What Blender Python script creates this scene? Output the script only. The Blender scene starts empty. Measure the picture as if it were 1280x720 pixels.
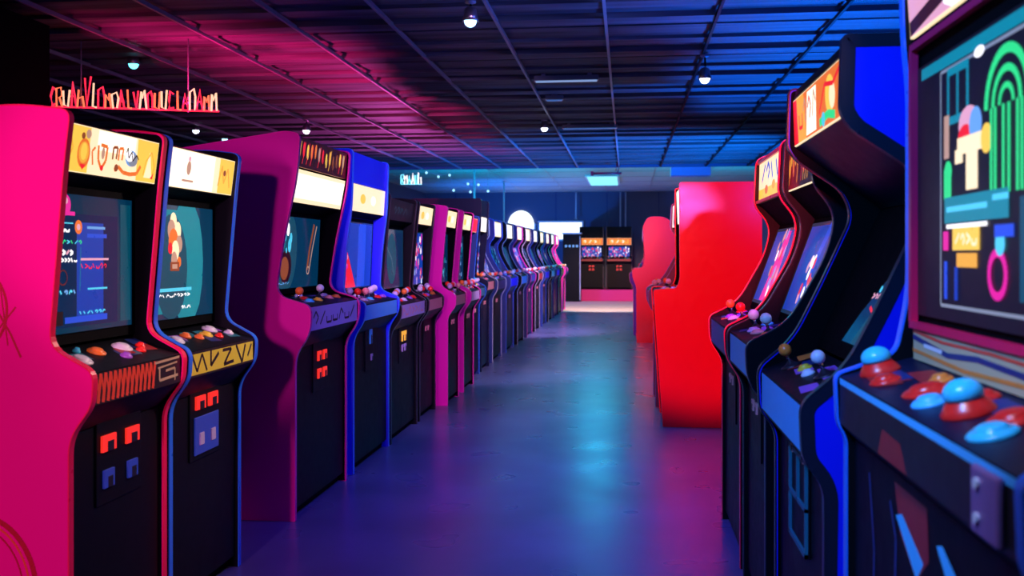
import bpy, math, random
from mathutils import Vector, Matrix
R = math.radians
SC = bpy.context.scene
COL = SC.collection
rng = random.Random(7)

# ------------------------------------------------------------------ camera frame
F = 1210.0
VPX, VPY = 784.0, 319.0
T = (VPX - 640.0) / F
TH = math.atan(T)
H = 1.28

def lateral(px, Z):
    """world X of a point at forward distance Z seen in column px"""
    d = px - VPX
    return d * Z / (F * (1 + T * T) + d * T)

def depth(px, X):
    """forward distance where the line X = const crosses column px"""
    d = px - VPX
    return F * (1 + T * T) * X / d + X * T

def zc(X, Z):
    return (Z - X * T) * math.cos(TH) if False else Z * math.cos(TH) - X * math.sin(TH)

def at(px, py, Z):
    X = lateral(px, Z)
    return Vector((X, Z, H + (VPY - py) * zc(X, Z) / F))

# ------------------------------------------------------------------ materials
MATS = {}
def mat(name, col, rough=0.5, metal=0.0, emit=None, es=0.0, coat=0.0, spec=0.5):
    if name in MATS: return MATS[name]
    m = bpy.data.materials.new(name); m.use_nodes = True
    b = m.node_tree.nodes['Principled BSDF']
    b.inputs['Base Color'].default_value = (*col, 1)
    b.inputs['Roughness'].default_value = rough
    b.inputs['Metallic'].default_value = metal
    b.inputs['Specular IOR Level'].default_value = spec
    b.inputs['Coat Weight'].default_value = coat
    if emit:
        b.inputs['Emission Color'].default_value = (*emit, 1)
        b.inputs['Emission Strength'].default_value = es
    # faint procedural grain so no surface is perfectly even
    nt = m.node_tree
    tc = nt.nodes.new('ShaderNodeTexCoord'); no = nt.nodes.new('ShaderNodeTexNoise')
    no.inputs['Scale'].default_value = 22; no.inputs['Detail'].default_value = 2
    nt.links.new(tc.outputs['Object'], no.inputs['Vector'])
    mr = nt.nodes.new('ShaderNodeMapRange')
    mr.inputs['To Min'].default_value = max(0.02, rough - 0.06); mr.inputs['To Max'].default_value = min(1, rough + 0.06)
    nt.links.new(no.outputs['Fac'], mr.inputs['Value']); nt.links.new(mr.outputs['Result'], b.inputs['Roughness'])
    MATS[name] = m
    return m

def glow(name, col, s=1.0):
    return mat(name, tuple(c * 0.25 for c in col), 0.3, 0, col, s)

BLACK = mat('black_laminate', (0.003, 0.004, 0.007), 0.45, spec=.12)
DARK = mat('dark_navy_laminate', (0.004, 0.007, 0.03), 0.4, spec=.2)
INNER = mat('inner_black', (0.0015, 0.002, 0.003), 0.7, spec=.05)
PINK = mat('hot_pink_paint', (0.92, 0.002, 0.24), 0.6, spec=0.1)
MAGENTA = mat('magenta_paint', (0.80, 0.003, 0.38), 0.5, spec=0.15)
RED = mat('red_paint', (0.98, 0.004, 0.03), 0.20, spec=.5)
REDB = mat('bright_red_plastic', (0.9, 0.02, 0.015), 0.3)
BLUE = mat('blue_paint', (0.004, 0.012, 0.85), 0.42)
SKY = mat('light_blue_vinyl', (0.07, 0.50, 0.95), 0.4)
NAVY = mat('navy_paint', (0.01, 0.03, 0.16), 0.4)
TEAL = mat('teal_paint', (0.02, 0.16, 0.22), 0.45)
TM_RED = mat('red_edge_molding', (0.9, 0.01, 0.08), 0.3)
TM_BLUE = mat('blue_edge_molding', (0.02, 0.18, 0.9), 0.3)
TM_BLACK = mat('black_edge_molding', (0.01, 0.012, 0.03), 0.3)
TM_MAG = mat('magenta_edge_molding', (0.85, 0.01, 0.4), 0.3)
TM_WHITE = mat('white_edge_molding', (0.6, 0.62, 0.7), 0.3)
TM_GOLD = mat('gold_edge_molding', (0.55, 0.35, 0.05), 0.35)
METAL = mat('grey_metal', (0.35, 0.36, 0.40), 0.3, 0.9)
CHROME = mat('chrome', (0.7, 0.7, 0.75), 0.15, 1.0)
WHITEP = mat('white_plastic', (0.75, 0.75, 0.8), 0.3)
ORANGEP = mat('orange_plastic', (0.9, 0.22, 0.03), 0.3)
YELLOWP = mat('yellow_plastic', (0.85, 0.6, 0.04), 0.3)
CYANP = mat('cyan_plastic', (0.05, 0.62, 0.9), 0.25)
PURPLEP = mat('purple_plastic', (0.35, 0.1, 0.6), 0.3)
GLASS = mat('bezel_glass', (0.006, 0.03, 0.06), 0.12, 0, (0.0, 0.06, 0.14), 0.45, spec=.2)
CRT = mat('crt_face', (0.004, 0.012, 0.03), 0.12, 0, (0.0, 0.025, 0.09), 0.8, spec=.2)
COINRED = glow('lit_red_coin_plate', (1.0, 0.03, 0.02), 0.9)
COINBLUE = mat('blue_coin_plate', (0.03, 0.06, 0.35), 0.3, 0, (0.01, 0.04, 0.4), 0.25)
G_CREAM = glow('glow_cream', (1.0, 0.78, 0.48), 1.15)
G_WARM = glow('glow_warm_white', (1.0, 0.86, 0.66), 1.5)
G_WHITE = glow('glow_white', (1.0, 0.95, 0.95), 1.3)
G_YEL = glow('glow_yellow', (1.0, 0.62, 0.08), 1.0)
G_GOLD = glow('glow_gold', (1.0, 0.45, 0.05), 0.9)
G_ORG = glow('glow_orange', (1.0, 0.2, 0.03), 0.85)
G_RED = glow('glow_red', (1.0, 0.015, 0.03), 0.9)
G_BROWN = glow('glow_brown', (0.45, 0.1, 0.03), 0.6)
G_MAG = glow('glow_magenta', (1.0, 0.02, 0.4), 0.8)
G_PINK = glow('glow_pink', (1.0, 0.45, 0.6), 0.8)
G_CYAN = glow('glow_cyan', (0.1, 0.75, 1.0), 0.8)
G_BLUE = glow('glow_blue', (0.02, 0.12, 1.0), 0.6)
G_DBLUE = glow('glow_deep_blue', (0.003, 0.07, 0.6), 0.6)
G_SKYB = glow('glow_sky', (0.2, 0.5, 1.0), 0.7)
G_TEAL = glow('glow_teal', (0.0, 0.35, 0.45), 0.6)
G_DTEAL = glow('glow_dark_teal', (0.0, 0.12, 0.2), 0.5)
G_GREEN = glow('glow_green', (0.03, 0.8, 0.25), 0.9)
G_GREY = glow('glow_grey', (0.35, 0.4, 0.5), 0.6)
G_DIM = glow('glow_dim_cream', (0.9, 0.5, 0.35), 0.55)
G_LAV = glow('glow_lavender', (0.5, 0.4, 1.0), 0.7)
A_DKRED = mat('print_dark_red', (0.35, 0.02, 0.02), 0.4)
A_RED = mat('print_red', (0.85, 0.07, 0.03), 0.4)
A_ORG = mat('print_orange', (0.85, 0.25, 0.04), 0.4)
A_YEL = mat('print_yellow', (0.8, 0.65, 0.05), 0.4)
A_BLK = mat('print_black', (0.01, 0.01, 0.015), 0.4)
A_BEIGE = mat('print_beige', (0.6, 0.45, 0.25), 0.4)
A_LAV = mat('print_lavender', (0.5, 0.4, 0.65), 0.4)
A_SALMON = mat('print_salmon', (0.8, 0.3, 0.3), 0.4)
A_CRIMSON = mat('print_crimson_line', (0.50, 0.0, 0.02), 0.5)

# ------------------------------------------------------------------ mesh builder
class MB:
    def __init__(s): s.v = []; s.f = []; s.m = []; s.mats = []; s.sm = []
    def mi(s, m):
        if m not in s.mats: s.mats.append(m)
        return s.mats.index(m)
    def add(s, vs, fs, m, smooth=False):
        b = len(s.v); s.v += [tuple(p) for p in vs]; i = s.mi(m)
        for f in fs: s.f.append([b + k for k in f]); s.m.append(i); s.sm.append(smooth)
        return s
    def box(s, x0, x1, y0, y1, z0, z1, m):
        x0, x1 = sorted((x0, x1)); y0, y1 = sorted((y0, y1)); z0, z1 = sorted((z0, z1))
        vs = [(x, y, z) for z in (z0, z1) for y in (y0, y1) for x in (x0, x1)]
        return s.add(vs, [(0, 2, 3, 1), (4, 5, 7, 6), (0, 1, 5, 4), (2, 6, 7, 3), (0, 4, 6, 2), (1, 3, 7, 5)], m)
    def prism(s, pts, x0, x1, m):
        """pts in (y,z), extruded along x"""
        n = len(pts)
        vs = [(x0, y, z) for y, z in pts] + [(x1, y, z) for y, z in pts]
        fs = [list(range(n)), list(range(2 * n - 1, n - 1, -1))]
        for i in range(n):
            j = (i + 1) % n; fs.append((i, n + i, n + j, j))
        return s.add(vs, fs, m)
    def tube(s, pts, r, m, n=8, cap=True):
        pts = [Vector(p) for p in pts]; rings = []
        for i, p in enumerate(pts):
            d = (pts[min(i + 1, len(pts) - 1)] - pts[max(i - 1, 0)]).normalized()
            a = d.cross(Vector((0, 0, 1)))
            if a.length < 1e-3: a = d.cross(Vector((1, 0, 0)))
            a.normalize(); b = d.cross(a)
            rr = r[i] if isinstance(r, (list, tuple)) else r
            rings.append([p + a * math.cos(2 * math.pi * k / n) * rr + b * math.sin(2 * math.pi * k / n) * rr for k in range(n)])
        vs = [q for ring in rings for q in ring]; fs = []
        for i in range(len(rings) - 1):
            for k in range(n):
                k2 = (k + 1) % n; fs.append((i * n + k, i * n + k2, (i + 1) * n + k2, (i + 1) * n + k))
        if cap: fs += [list(range(n))[::-1], [(len(rings) - 1) * n + k for k in range(n)]]
        return s.add(vs, fs, m, True)
    def lathe(s, prof, m, c=(0, 0, 0), n=16):
        """prof: (r,z) list around z axis"""
        vs = []; fs = []
        for r, z in prof:
            for k in range(n):
                a = 2 * math.pi * k / n; vs.append((c[0] + r * math.cos(a), c[1] + r * math.sin(a), c[2] + z))
        for i in range(len(prof) - 1):
            for k in range(n):
                k2 = (k + 1) % n; fs.append((i * n + k, i * n + k2, (i + 1) * n + k2, (i + 1) * n + k))
        fs += [list(range(n))[::-1], [(len(prof) - 1) * n + k for k in range(n)]]
        return s.add(vs, fs, m, True)
    def mesh(s, name):
        me = bpy.data.meshes.new(name); me.from_pydata(s.v, [], s.f)
        for m in s.mats: me.materials.append(m)
        me.polygons.foreach_set('material_index', s.m)
        me.polygons.foreach_set('use_smooth', s.sm)
        me.validate(); me.update(); return me
    def build(s, name, parent=None, bevel=0):
        o = bpy.data.objects.new(name, s.mesh(name)); COL.objects.link(o)
        if parent: o.parent = parent
        if bevel:
            b = o.modifiers.new('bevel', 'BEVEL'); b.width = bevel; b.segments = 2; b.limit_method = 'ANGLE'
        return o

class Art:
    """draws flat shapes on a plane inside an existing mesh; u,v in 0..1"""
    def __init__(s, mb, O, U, V):
        s.mb = mb; s.O = Vector(O); s.U = Vector(U); s.V = Vector(V)
        s.N = s.U.cross(s.V).normalized(); s.k = 0; s.lu = s.U.length; s.lv = s.V.length
    def P(s, u, v, off): return s.O + s.U * u + s.V * v + s.N * off
    def poly(s, pts, m):
        s.k += 1; off = 0.0008 + 0.00005 * s.k
        pts = [(min(1, max(0, u)), min(1, max(0, v))) for u, v in pts]
        s.mb.add([s.P(u, v, off) for u, v in pts], [list(range(len(pts)))], m)
    def rect(s, u0, v0, u1, v1, m): s.poly([(u0, v0), (u1, v0), (u1, v1), (u0, v1)], m)
    def disc(s, u, v, r, m, sx=1, sy=1, n=18):
        s.poly([(u + r * sx / s.lu * math.cos(2 * math.pi * k / n), v + r * sy / s.lv * math.sin(2 * math.pi * k / n)) for k in range(n)], m)
    def stroke(s, pts, w, m):
        s.k += 1; off = 0.0008 + 0.00005 * s.k
        for (a, b), (c, d) in zip(pts[:-1], pts[1:]):
            dx, dy = (c - a) * s.lu, (d - b) * s.lv; L = math.hypot(dx, dy) or 1
            nx, ny = -dy / L * w / 2 / s.lu, dx / L * w / 2 / s.lv
            q = [(a + nx, b + ny), (a - nx, b - ny), (c - nx, d - ny), (c + nx, d + ny)]
            s.mb.add([s.P(min(1, max(0, u)), min(1, max(0, v)), off) for u, v in q], [(0, 1, 2, 3)], m)
    def ring(s, u, v, r, w, m, a0=0, a1=360, n=28, sx=1, sy=1):
        s.stroke([(u + r * sx / s.lu * math.cos(R(a0 + (a1 - a0) * k / n)), v + r * sy / s.lv * math.sin(R(a0 + (a1 - a0) * k / n))) for k in range(n + 1)], w, m)

def tag(o, label=None, cat=None, group=None, kind=None):
    if label: o['label'] = label
    if cat: o['category'] = cat
    if group: o['group'] = group
    if kind: o['kind'] = kind
    return o
def empty(name, loc, rz=0):
    o = bpy.data.objects.new(name, None); COL.objects.link(o)
    o.empty_display_size = 0.2; o.location = loc; o.rotation_euler = (0, 0, rz); return o

def fillet(pts, rad, seg=5):
    out = []; n = len(pts)
    for i, p in enumerate(pts):
        r = rad[i] if isinstance(rad, (list, tuple)) else rad
        if r <= 0: out.append(p); continue
        a = Vector(pts[i - 1]); b = Vector(p); c = Vector(pts[(i + 1) % n])
        r_ = min(r, (a - b).length * 0.48, (c - b).length * 0.48)
        p0 = b + (a - b).normalized() * r_; p1 = b + (c - b).normalized() * r_
        for k in range(seg + 1):
            t = k / seg; q = p0 * (1 - t) ** 2 + b * 2 * t * (1 - t) + p1 * t * t
            out.append((q.x, q.y))
    return out

# ------------------------------------------------------------------ cabinet shapes, (forward, height)
# outline: bottom front -> up the front -> top -> back
SHAPES = {
 'classic': dict(D=0.80,
    out=[(0, 0), (0, .755), (.07, .85), (.075, .945), (-.06, 1.015), (-.035, 1.30), (-.015, 1.53), (.005, 1.695), (-.16, 1.715), (-.80, 1.66), (-.80, 0)],
    rad=[0, .05, .03, .03, .05, .2, .05, .03, .08, .05, 0],
    pf=.065, zpb=.845, zpt=.94, zk=.76, deck=(-.12, 1.0), bz0=(-.10, 1.01), bz1=(-.10, 1.49), m0=(-.03, 1.525), m1=(-.012, 1.665), head=None),
 'curved': dict(D=0.85,
    out=[(0, 0), (0, .80), (.075, .90), (.08, 1.035), (-.10, 1.085), (-.06, 1.35), (.0, 1.62), (.015, 1.73), (.025, 1.865), (-.05, 1.875), (-.85, 1.76), (-.85, 0)],
    rad=[0, .08, .06, .04, .07, .3, .1, .03, .03, .02, .05, 0],
    pf=.068, zpb=.91, zpt=1.03, zk=.82, deck=(-.18, 1.07), bz0=(-.16, 1.08), bz1=(-.14, 1.50), m0=(-.03, 1.54), m1=(.0, 1.70), head=(.012, 1.855)),
 'tall': dict(D=0.80,
    out=[(0, 0), (0, .80), (.07, .90), (.075, 1.0), (-.06, 1.05), (-.04, 1.35), (-.01, 1.55), (.0, 1.90), (-.8, 1.90), (-.80, 0)],
    rad=[0, .06, .05, .03, .05, .2, .1, .03, .04, 0],
    pf=.062, zpb=.89, zpt=.99, zk=.81, deck=(-.14, 1.03), bz0=(-.12, 1.04), bz1=(-.10, 1.51), m0=(-.03, 1.545), m1=(-.02, 1.705), head=(-.012, 1.89)),
 'hooded': dict(D=0.80,
    out=[(0, 0), (0, .74), (.05, .80), (.055, .93), (-.05, 1.02), (-.13, 1.18), (-.23, 1.40), (-.20, 1.48), (-.06, 1.575), (-.035, 1.615), (-.04, 1.792), (-.80, 1.792), (-.80, 0)],
    rad=[0, .06, .03, .03, .06, .12, .08, .06, .03, .02, .015, .04, 0],
    pf=.045, zpb=.80, zpt=.925, zk=.735, deck=(-.12, .99), bz0=(-.12, 1.0), bz1=(-.31, 1.42), m0=(-.055, 1.615), m1=(-.05, 1.755), head=(-.055, 1.785)),
 'slanted': dict(D=0.80,
    out=[(0, 0), (0, .78), (.06, .86), (.065, .985), (-.07, 1.05), (-.20, 1.28), (-.23, 1.42), (-.15, 1.52), (-.16, 1.74), (-.24, 1.77), (-.80, 1.72), (-.80, 0)],
    rad=[0, .06, .05, .03, .08, .15, .08, .04, .03, .04, .05, 0],
    pf=.055, zpb=.86, zpt=.98, zk=.79, deck=(-.14, 1.02), bz0=(-.13, 1.03), bz1=(-.27, 1.42), m0=(-.17, 1.53), m1=(-.175, 1.725), head=None),
 'block': dict(D=0.72,
    out=[(0, 0), (.06, .86), (.07, 1.02), (-.10, 1.03), (-.125, 1.10), (-.12, 1.82), (-.70, 1.82), (-.72, 1.60), (-.72, 0)],
    rad=[0, .03, .02, .03, .03, .02, .03, .05, 0],
    pf=.058, zpb=.88, zpt=1.01, zk=.70, deck=(-.17, 1.04), bz0=(-.17, 1.05), bz1=(-.19, 1.50), m0=(-.14, 1.53), m1=(-.13, 1.79), head=None),
 'round': dict(D=0.60,
    out=[(0, 0), (0, .80), (.06, .95), (.06, 1.08), (-.10, 1.10), (-.12, 1.30), (-.10, 1.72), (-.16, 1.84), (-.42, 1.84), (-.55, 1.70), (-.60, 1.20), (-.60, 0)],
    rad=[0, .1, .04, .04, .05, .1, .1, .08, .1, .15, .2, 0],
    pf=.05, zpb=.95, zpt=1.07, zk=.82, deck=(-.18, 1.10), bz0=(-.18, 1.11), bz1=(-.18, 1.52), m0=(-.13, 1.55), m1=(-.12, 1.72), head=None),
 'big': dict(D=0.80,
    out=[(0, 0), (0, .90), (.018, .93), (.022, 1.03), (-.10, 1.075), (-.125, 1.20), (-.125, 1.62), (-.115, 1.72), (-.11, 1.89), (-.80, 1.90), (-.80, 0)],
    rad=[0, .03, .02, .015, .03, .05, .05, .03, .03, .03, 0],
    pf=.016, zpb=.93, zpt=1.028, zk=.90, deck=(-.13, 1.07), bz0=(-.135, 1.075), bz1=(-.135, 1.70), m0=(-.125, 1.725), m1=(-.115, 1.875), head=None),
 'header': dict(D=0.80,
    out=[(0, 0), (0, .70), (.07, .80), (.075, .86), (-.06, .91), (-.04, 1.10), (-.01, 1.22), (.0, 1.77), (-.8, 1.77), (-.80, 0)],
    rad=[0, .06, .05, .03, .05, .1, .1, .03, .04, 0],
    pf=.062, zpb=.79, zpt=.85, zk=.71, deck=(-.14, .89), bz0=(-.12, .90), bz1=(-.10, 1.22), m0=(-.03, 1.25), m1=(-.02, 1.44), head=(-.012, 1.76)),
}
TEMPL = {}
def tmesh(key, fn):
    if key not in TEMPL: TEMPL[key] = fn()
    return TEMPL[key]
def button_mesh(m, r=.016):
    def fn():
        mb = MB()
        mb.lathe([(r * 1.25, -.004), (r * 1.25, .002), (r * 1.05, .006), (r * .8, .006), (r * .8, .010), (r * .6, .013), (0.001, .0135)], m, n=14)
        return mb.mesh('button')
    return tmesh(('b', m.name, r), fn)
def stick_mesh(m):
    def fn():
        mb = MB()
        mb.lathe([(.032, -.002), (.032, .003), (.020, .006), (.012, .012), (.006, .018)], m, n=14)
        mb.lathe([(.0055, .01), (.0055, .040)], CHROME, n=8)
        return mb.mesh('joystick')
    return tmesh(('s', m.name), fn)
def ball_mesh(m, r=.019):
    def fn():
        mb = MB()
        mb.lathe([(max(.0005, r * math.cos(R(a))), r * math.sin(R(a))) for a in range(-90, 91, 18)], m, n=14)
        return mb.mesh('ball_top')
    return tmesh(('ball', m.name, r), fn)
def link(name, me, parent, loc, rx=0, rz=0):
    o = bpy.data.objects.new(name, me); COL.objects.link(o); o.parent = parent
    o.location = loc; o.rotation_euler = (rx, 0, rz); return o

# ---- artwork painters: each gets an Art and a random source
def scrib(a, u0, v0, u1, v1, n, mats, w, r):
    """row of illegible letter-like strokes"""
    du = (u1 - u0) / n
    for i in range(n):
        m = mats[i % len(mats)]; u = u0 + i * du; h = v1 - v0
        x0, x1 = u + du * .12, u + du * .85; y0 = v0 + h * r.uniform(0, .15); y1 = v1 - h * r.uniform(0, .15); xm = (x0 + x1) / 2; ym = (y0 + y1) / 2
        k = r.randrange(6)     # blurred, unreadable marks
        S = [[(x0, y0), (xm, y1), (x1, ym)], [(x0, ym), (x0, y0), (x1, y0), (x1, ym)], [(xm, y0), (x0, y1)], [(x0, y1), (x1, ym), (x0, y0)],
             [(x0, ym), (xm, y1), (x1, ym), (xm, y0)], [(x0, y0), (x1, y1)]][k]
        a.stroke(S, w, m)

def mq_fruit(a, r):        # cream marquee with an orange ringed yellow oval, letter shapes and gold figures
    a.rect(0, 0, .30, 1, G_YEL); a.rect(.72, 0, 1, 1, G_YEL)
    a.poly([(.22, 0), (.34, 0), (.30, 1), (.22, 1)], G_CREAM); a.poly([(.66, 0), (.76, 0), (.74, 1), (.68, 1)], G_CREAM)
    a.rect(.30, .55, .72, 1, G_WARM)
    a.disc(.17, .42, .036, G_ORG, .95, 1.25); a.disc(.17, .44, .027, G_GOLD, 1, 1.2); a.disc(.17, .46, .021, G_YEL, .8, 1.25)
    a.poly([(.14, .18), (.17, .05), (.20, .18)], G_RED)
    a.disc(.20, .86, .014, G_DIM); a.disc(.15, .80, .010, G_BROWN)
    a.stroke([(.02, .2), (.06, .5), (.03, .8)], .006, G_GOLD); a.stroke([(.27, .2), (.25, .5), (.28, .6)], .008, G_ORG)
    a.stroke([(.31, .66), (.32, .34), (.36, .14), (.40, .34), (.405, .66), (.335, .68)], .011, G_ORG); a.disc(.365, .16, .009, G_RED)
    a.disc(.365, .5, .012, G_DIM, .8, 1.6)
    for u in (.47, .535): a.stroke([(u, .40), (u, .68), (u + .045, .70), (u + .04, .42)], .009, G_BROWN if u < .5 else G_ORG)
    a.disc(.68, .50, .033, G_SKYB, 1.1, .8); a.disc(.70, .47, .027, G_GREY, 1.1, .8); a.disc(.66, .55, .02, G_WHITE, 1.3, .9)
    a.stroke([(.62, .62), (.63, .74), (.65, .5), (.68, .66), (.70, .45), (.74, .6), (.77, .5)], .005, A_BLK)
    a.stroke([(.50, .16), (.54, .26), (.6, .14), (.68, .12), (.76, .16), (.80, .36)], .013, G_ORG)
    a.disc(.52, .22, .012, G_BROWN); a.poly([(.85, .1), (.9, .75), (.95, .1)], G_CREAM)
    a.stroke([(.84, .15), (.86, .5), (.92, .75), (.97, .4), (.95, .12)], .006, G_GOLD); a.poly([(.93, .1), (.97, .25), (.96, .08)], G_RED)
def mq_pale(a, r):         # nearly white marquee with a small gold figure at the right
    a.rect(0, 0, .68, 1, G_WARM); a.rect(.74, 0, 1, 1, G_YEL); a.rect(.68, 0, .76, 1, G_CREAM)
    a.disc(.30, .55, .022, G_DIM, .8, 1.2); a.stroke([(.22, .2), (.38, .2)], .008, G_DIM); a.disc(.30, .80, .010, G_PINK)
    a.stroke([(.76, .2), (.80, .8), (.85, .3), (.9, .75), (.95, .2)], .010, G_GOLD); a.disc(.85, .6, .012, G_BROWN)
def mq_cream(a, r):
    a.rect(0, 0, 1, 1, G_WARM); a.rect(0, 0, 1, .12, G_CREAM); a.rect(0, .9, 1, 1, G_CREAM)
def mq_yellow(a, r):
    a.rect(0, 0, 1, 1, G_CREAM); a.disc(.35, .5, .03, G_YEL, 2, 1); a.disc(.65, .5, .03, G_WARM, 2, 1)
def mq_comic(a, r):        # dark red strip of busy figures
    a.rect(0, 0, 1, 1, A_DKRED)
    for i in range(13):
        u = .04 + i * .073; m = r.choice([G_GOLD, G_ORG, G_DIM, G_YEL, G_BROWN, G_RED])
        a.disc(u, .55 + r.uniform(-.12, .12), .020, m, .8, 1.9); a.stroke([(u - .02, .1), (u + .01, .5), (u + .025, .9)], .006, r.choice([A_BLK, G_RED, G_GOLD]))
def mq_red(a, r):          # orange and red marquee with pale lettering block and a round yellow figure
    a.rect(0, 0, 1, 1, G_ORG); a.rect(0, 0, .10, 1, G_RED); a.poly([(.1, 0), (.28, 0), (.24, 1), (.08, 1)], G_GOLD)
    a.poly([(.28, .05), (.48, .05), (.5, .95), (.32, .95)], G_WARM); scrib(a, .12, .3, .5, .9, 4, [G_RED, G_DIM], .011, r)
    a.disc(.74, .55, .055, G_YEL, 1, .9); a.disc(.78, .5, .035, G_CREAM); a.stroke([(.55, .3), (.66, .8), (.8, .7), (.92, .9)], .012, G_RED)
    a.stroke([(.55, .12), (.7, .2), (.82, .1)], .022, G_GREEN); a.disc(.62, .15, .02, G_CYAN); a.disc(.93, .3, .02, G_BROWN)
def mq_blueword(a, r):     # cream marquee with blue block letters
    a.rect(0, 0, 1, 1, G_CREAM); a.rect(0, 0, 1, .3, G_YEL); scrib(a, .12, .45, .9, .92, 4, [G_BLUE], .02, r)
    a.disc(.35, .25, .03, G_ORG, 1.6, .7); a.disc(.65, .3, .03, G_GOLD, 1.6, .7)
def mq_pinkart(a, r):
    a.rect(0, 0, 1, 1, G_PINK); a.disc(.35, .5, .09, G_WHITE, 1.6, 1); a.stroke([(0, .1), (.3, .3), (.6, .2), (1, .5)], .03, A_DKRED)
    a.stroke([(.1, .9), (.4, .6), (.7, .9)], .015, G_RED)
def mq_dark(a, r):
    a.rect(0, 0, 1, 1, A_BLK); scrib(a, .2, .3, .8, .7, 5, [G_DTEAL], .008, r)
def mq_white(a, r):
    a.rect(0, 0, 1, 1, G_WHITE)
def mq_orange(a, r):
    a.rect(0, 0, 1, 1, G_ORG); a.rect(.1, .2, .9, .8, G_GOLD); scrib(a, .15, .25, .85, .75, 6, [G_WHITE, G_RED], .014, r)

def sc_text(a, r):         # dark blue screen with white and cyan lines of text and a small red emblem
    a.rect(.04, .04, .80, .86, CRT); a.rect(.84, .04, .98, .96, G_DTEAL)
    a.rect(.30, .08, .62, .80, G_DBLUE)
    a.disc(.17, .92, .030, G_MAG, 1, 1.1); a.stroke([(.08, .86), (.28, .86)], .012, G_MAG); a.disc(.18, .95, .010, G_PINK)
    a.stroke([(.06, .79), (.26, .79)], .004, G_CYAN); a.disc(.32, .765, .020, G_ORG, 1, 1.1); a.disc(.32, .765, .010, G_PINK)
    a.rect(.42, .755, .64, .775, G_SKYB); a.rect(.42, .69, .66, .72, G_BLUE); scrib(a, .07, .73, .22, .77, 3, [G_WHITE], .006, r)
    scrib(a, .05, .64, .36, .67, 7, [G_GREEN, G_CYAN], .004, r); scrib(a, .05, .56, .26, .60, 5, [G_WHITE, G_PINK], .008, r)
    scrib(a, .05, .51, .30, .54, 7, [G_WHITE], .005, r); a.stroke([(.34, .53), (.68, .53)], .007, G_PINK); scrib(a, .34, .46, .66, .50, 7, [G_RED], .004, r)
    a.ring(.14, .40, .022, .005, A_DKRED); a.stroke([(.34, .62), (.33, .3)], .003, G_TEAL)
    scrib(a, .05, .28, .30, .31, 5, [G_SKYB, G_CYAN], .007, r); a.stroke([(.42, .31), (.66, .31)], .006, G_CYAN)
    a.rect(.16, .07, .66, .115, G_BLUE); scrib(a, .32, .125, .64, .15, 7, [G_CYAN], .005, r); a.rect(.06, .06, .14, .16, A_BLK)
def sc_golem(a, r):        # teal screen with an orange and cream monster figure
    a.rect(.03, .05, .62, .96, G_TEAL); a.disc(.55, .5, .20, G_TEAL, .7, 1.3); a.disc(.30, .45, .1, G_DTEAL, 1.3, 2)
    for u, v, q, m in [(.33, .86, .03, G_CREAM), (.30, .78, .036, G_DIM), (.40, .78, .03, G_CREAM), (.33, .68, .045, G_ORG), (.42, .66, .03, G_DIM), (.36, .60, .035, G_CREAM), (.28, .62, .02, G_RED), (.34, .52, .028, G_DIM), (.42, .5, .018, G_ORG)]:
        a.disc(u, v, q, m, .85, 1.1)
    a.rect(.28, .42, .42, .50, G_BROWN); a.rect(.31, .44, .39, .48, G_DIM)
    a.rect(.08, .24, .62, .27, G_CYAN); scrib(a, .10, .19, .60, .22, 9, [G_WHITE], .004, r); scrib(a, .45, .08, .62, .11, 4, [G_WHITE], .005, r)
def sc_round(a, r):        # dark curved screen with cyan lights and a maroon disc
    a.disc(.30, .52, .16, G_DTEAL, 1, 1.35, 30); a.disc(.30, .30, .085, A_DKRED); a.disc(.28, .28, .06, G_BROWN)
    for u, v, q in [(.22, .85, .02), (.32, .82, .028), (.27, .72, .02), (.38, .70, .024), (.25, .62, .022), (.36, .60, .03), (.3, .53, .012)]:
        a.disc(u, v, q, r.choice([G_CYAN, G_WHITE, G_TEAL]), .8, 1.2)
    a.stroke([(.12, .95), (.22, .90), (.34, .97)], .006, G_PINK); scrib(a, .12, .06, .38, .09, 6, [G_SKYB], .004, r)
    a.stroke([(.74, .25), (.78, .55), (.86, .92)], .022, G_BROWN); a.stroke([(.78, .2), (.84, .55), (.92, .9)], .010, G_DIM)
    a.ring(.76, .24, .02, .007, G_DIM)
def sc_tri(a, r):          # blue bezel with a tall red triangle of figures
    a.rect(.02, .02, .98, .98, G_DBLUE); a.rect(.55, .02, .78, .98, G_BLUE)
    a.poly([(.02, .98), (.52, .02), (.02, .02)], G_RED)
    for i in range(14): a.disc(.04 + r.random() * .22, .08 + r.random() * .4, .014, r.choice([G_PINK, G_WHITE, G_MAG, G_ORG]))
def sc_busy(a, r):
    a.rect(.02, .02, .98, .98, G_DBLUE)
    for i in range(60): a.disc(.05 + r.random() * .9, .05 + r.random() * .9, r.uniform(.008, .02), r.choice([G_LAV, G_PINK, G_WHITE, G_RED, G_SKYB, G_MAG]), 1, 1.6, 8)
def sc_teal(a, r):
    a.rect(.04, .04, .96, .96, CRT)
    for i in range(26): a.disc(.1 + r.random() * .8, .1 + r.random() * .8, r.uniform(.006, .016), r.choice([G_TEAL, G_CYAN, G_DTEAL, G_SKYB]), 1, 1.8, 8)
def sc_dark(a, r):
    a.rect(.05, .05, .95, .95, CRT); a.disc(.5, .5, .14, G_DTEAL, 1, 1.3); a.stroke([(.3, .7), (.5, .5), (.6, .2)], .006, G_GREY)
def sc_pink(a, r):
    a.rect(.04, .04, .96, .96, G_DBLUE); a.poly([(.3, .05), (.75, .05), (.65, .95), (.5, .95)], G_MAG)
    for i in range(22): a.disc(.3 + r.random() * .4, .08 + r.random() * .84, .02, r.choice([G_PINK, G_LAV, G_DIM, G_RED, G_WHITE]), 1, 1.4, 9)
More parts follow.
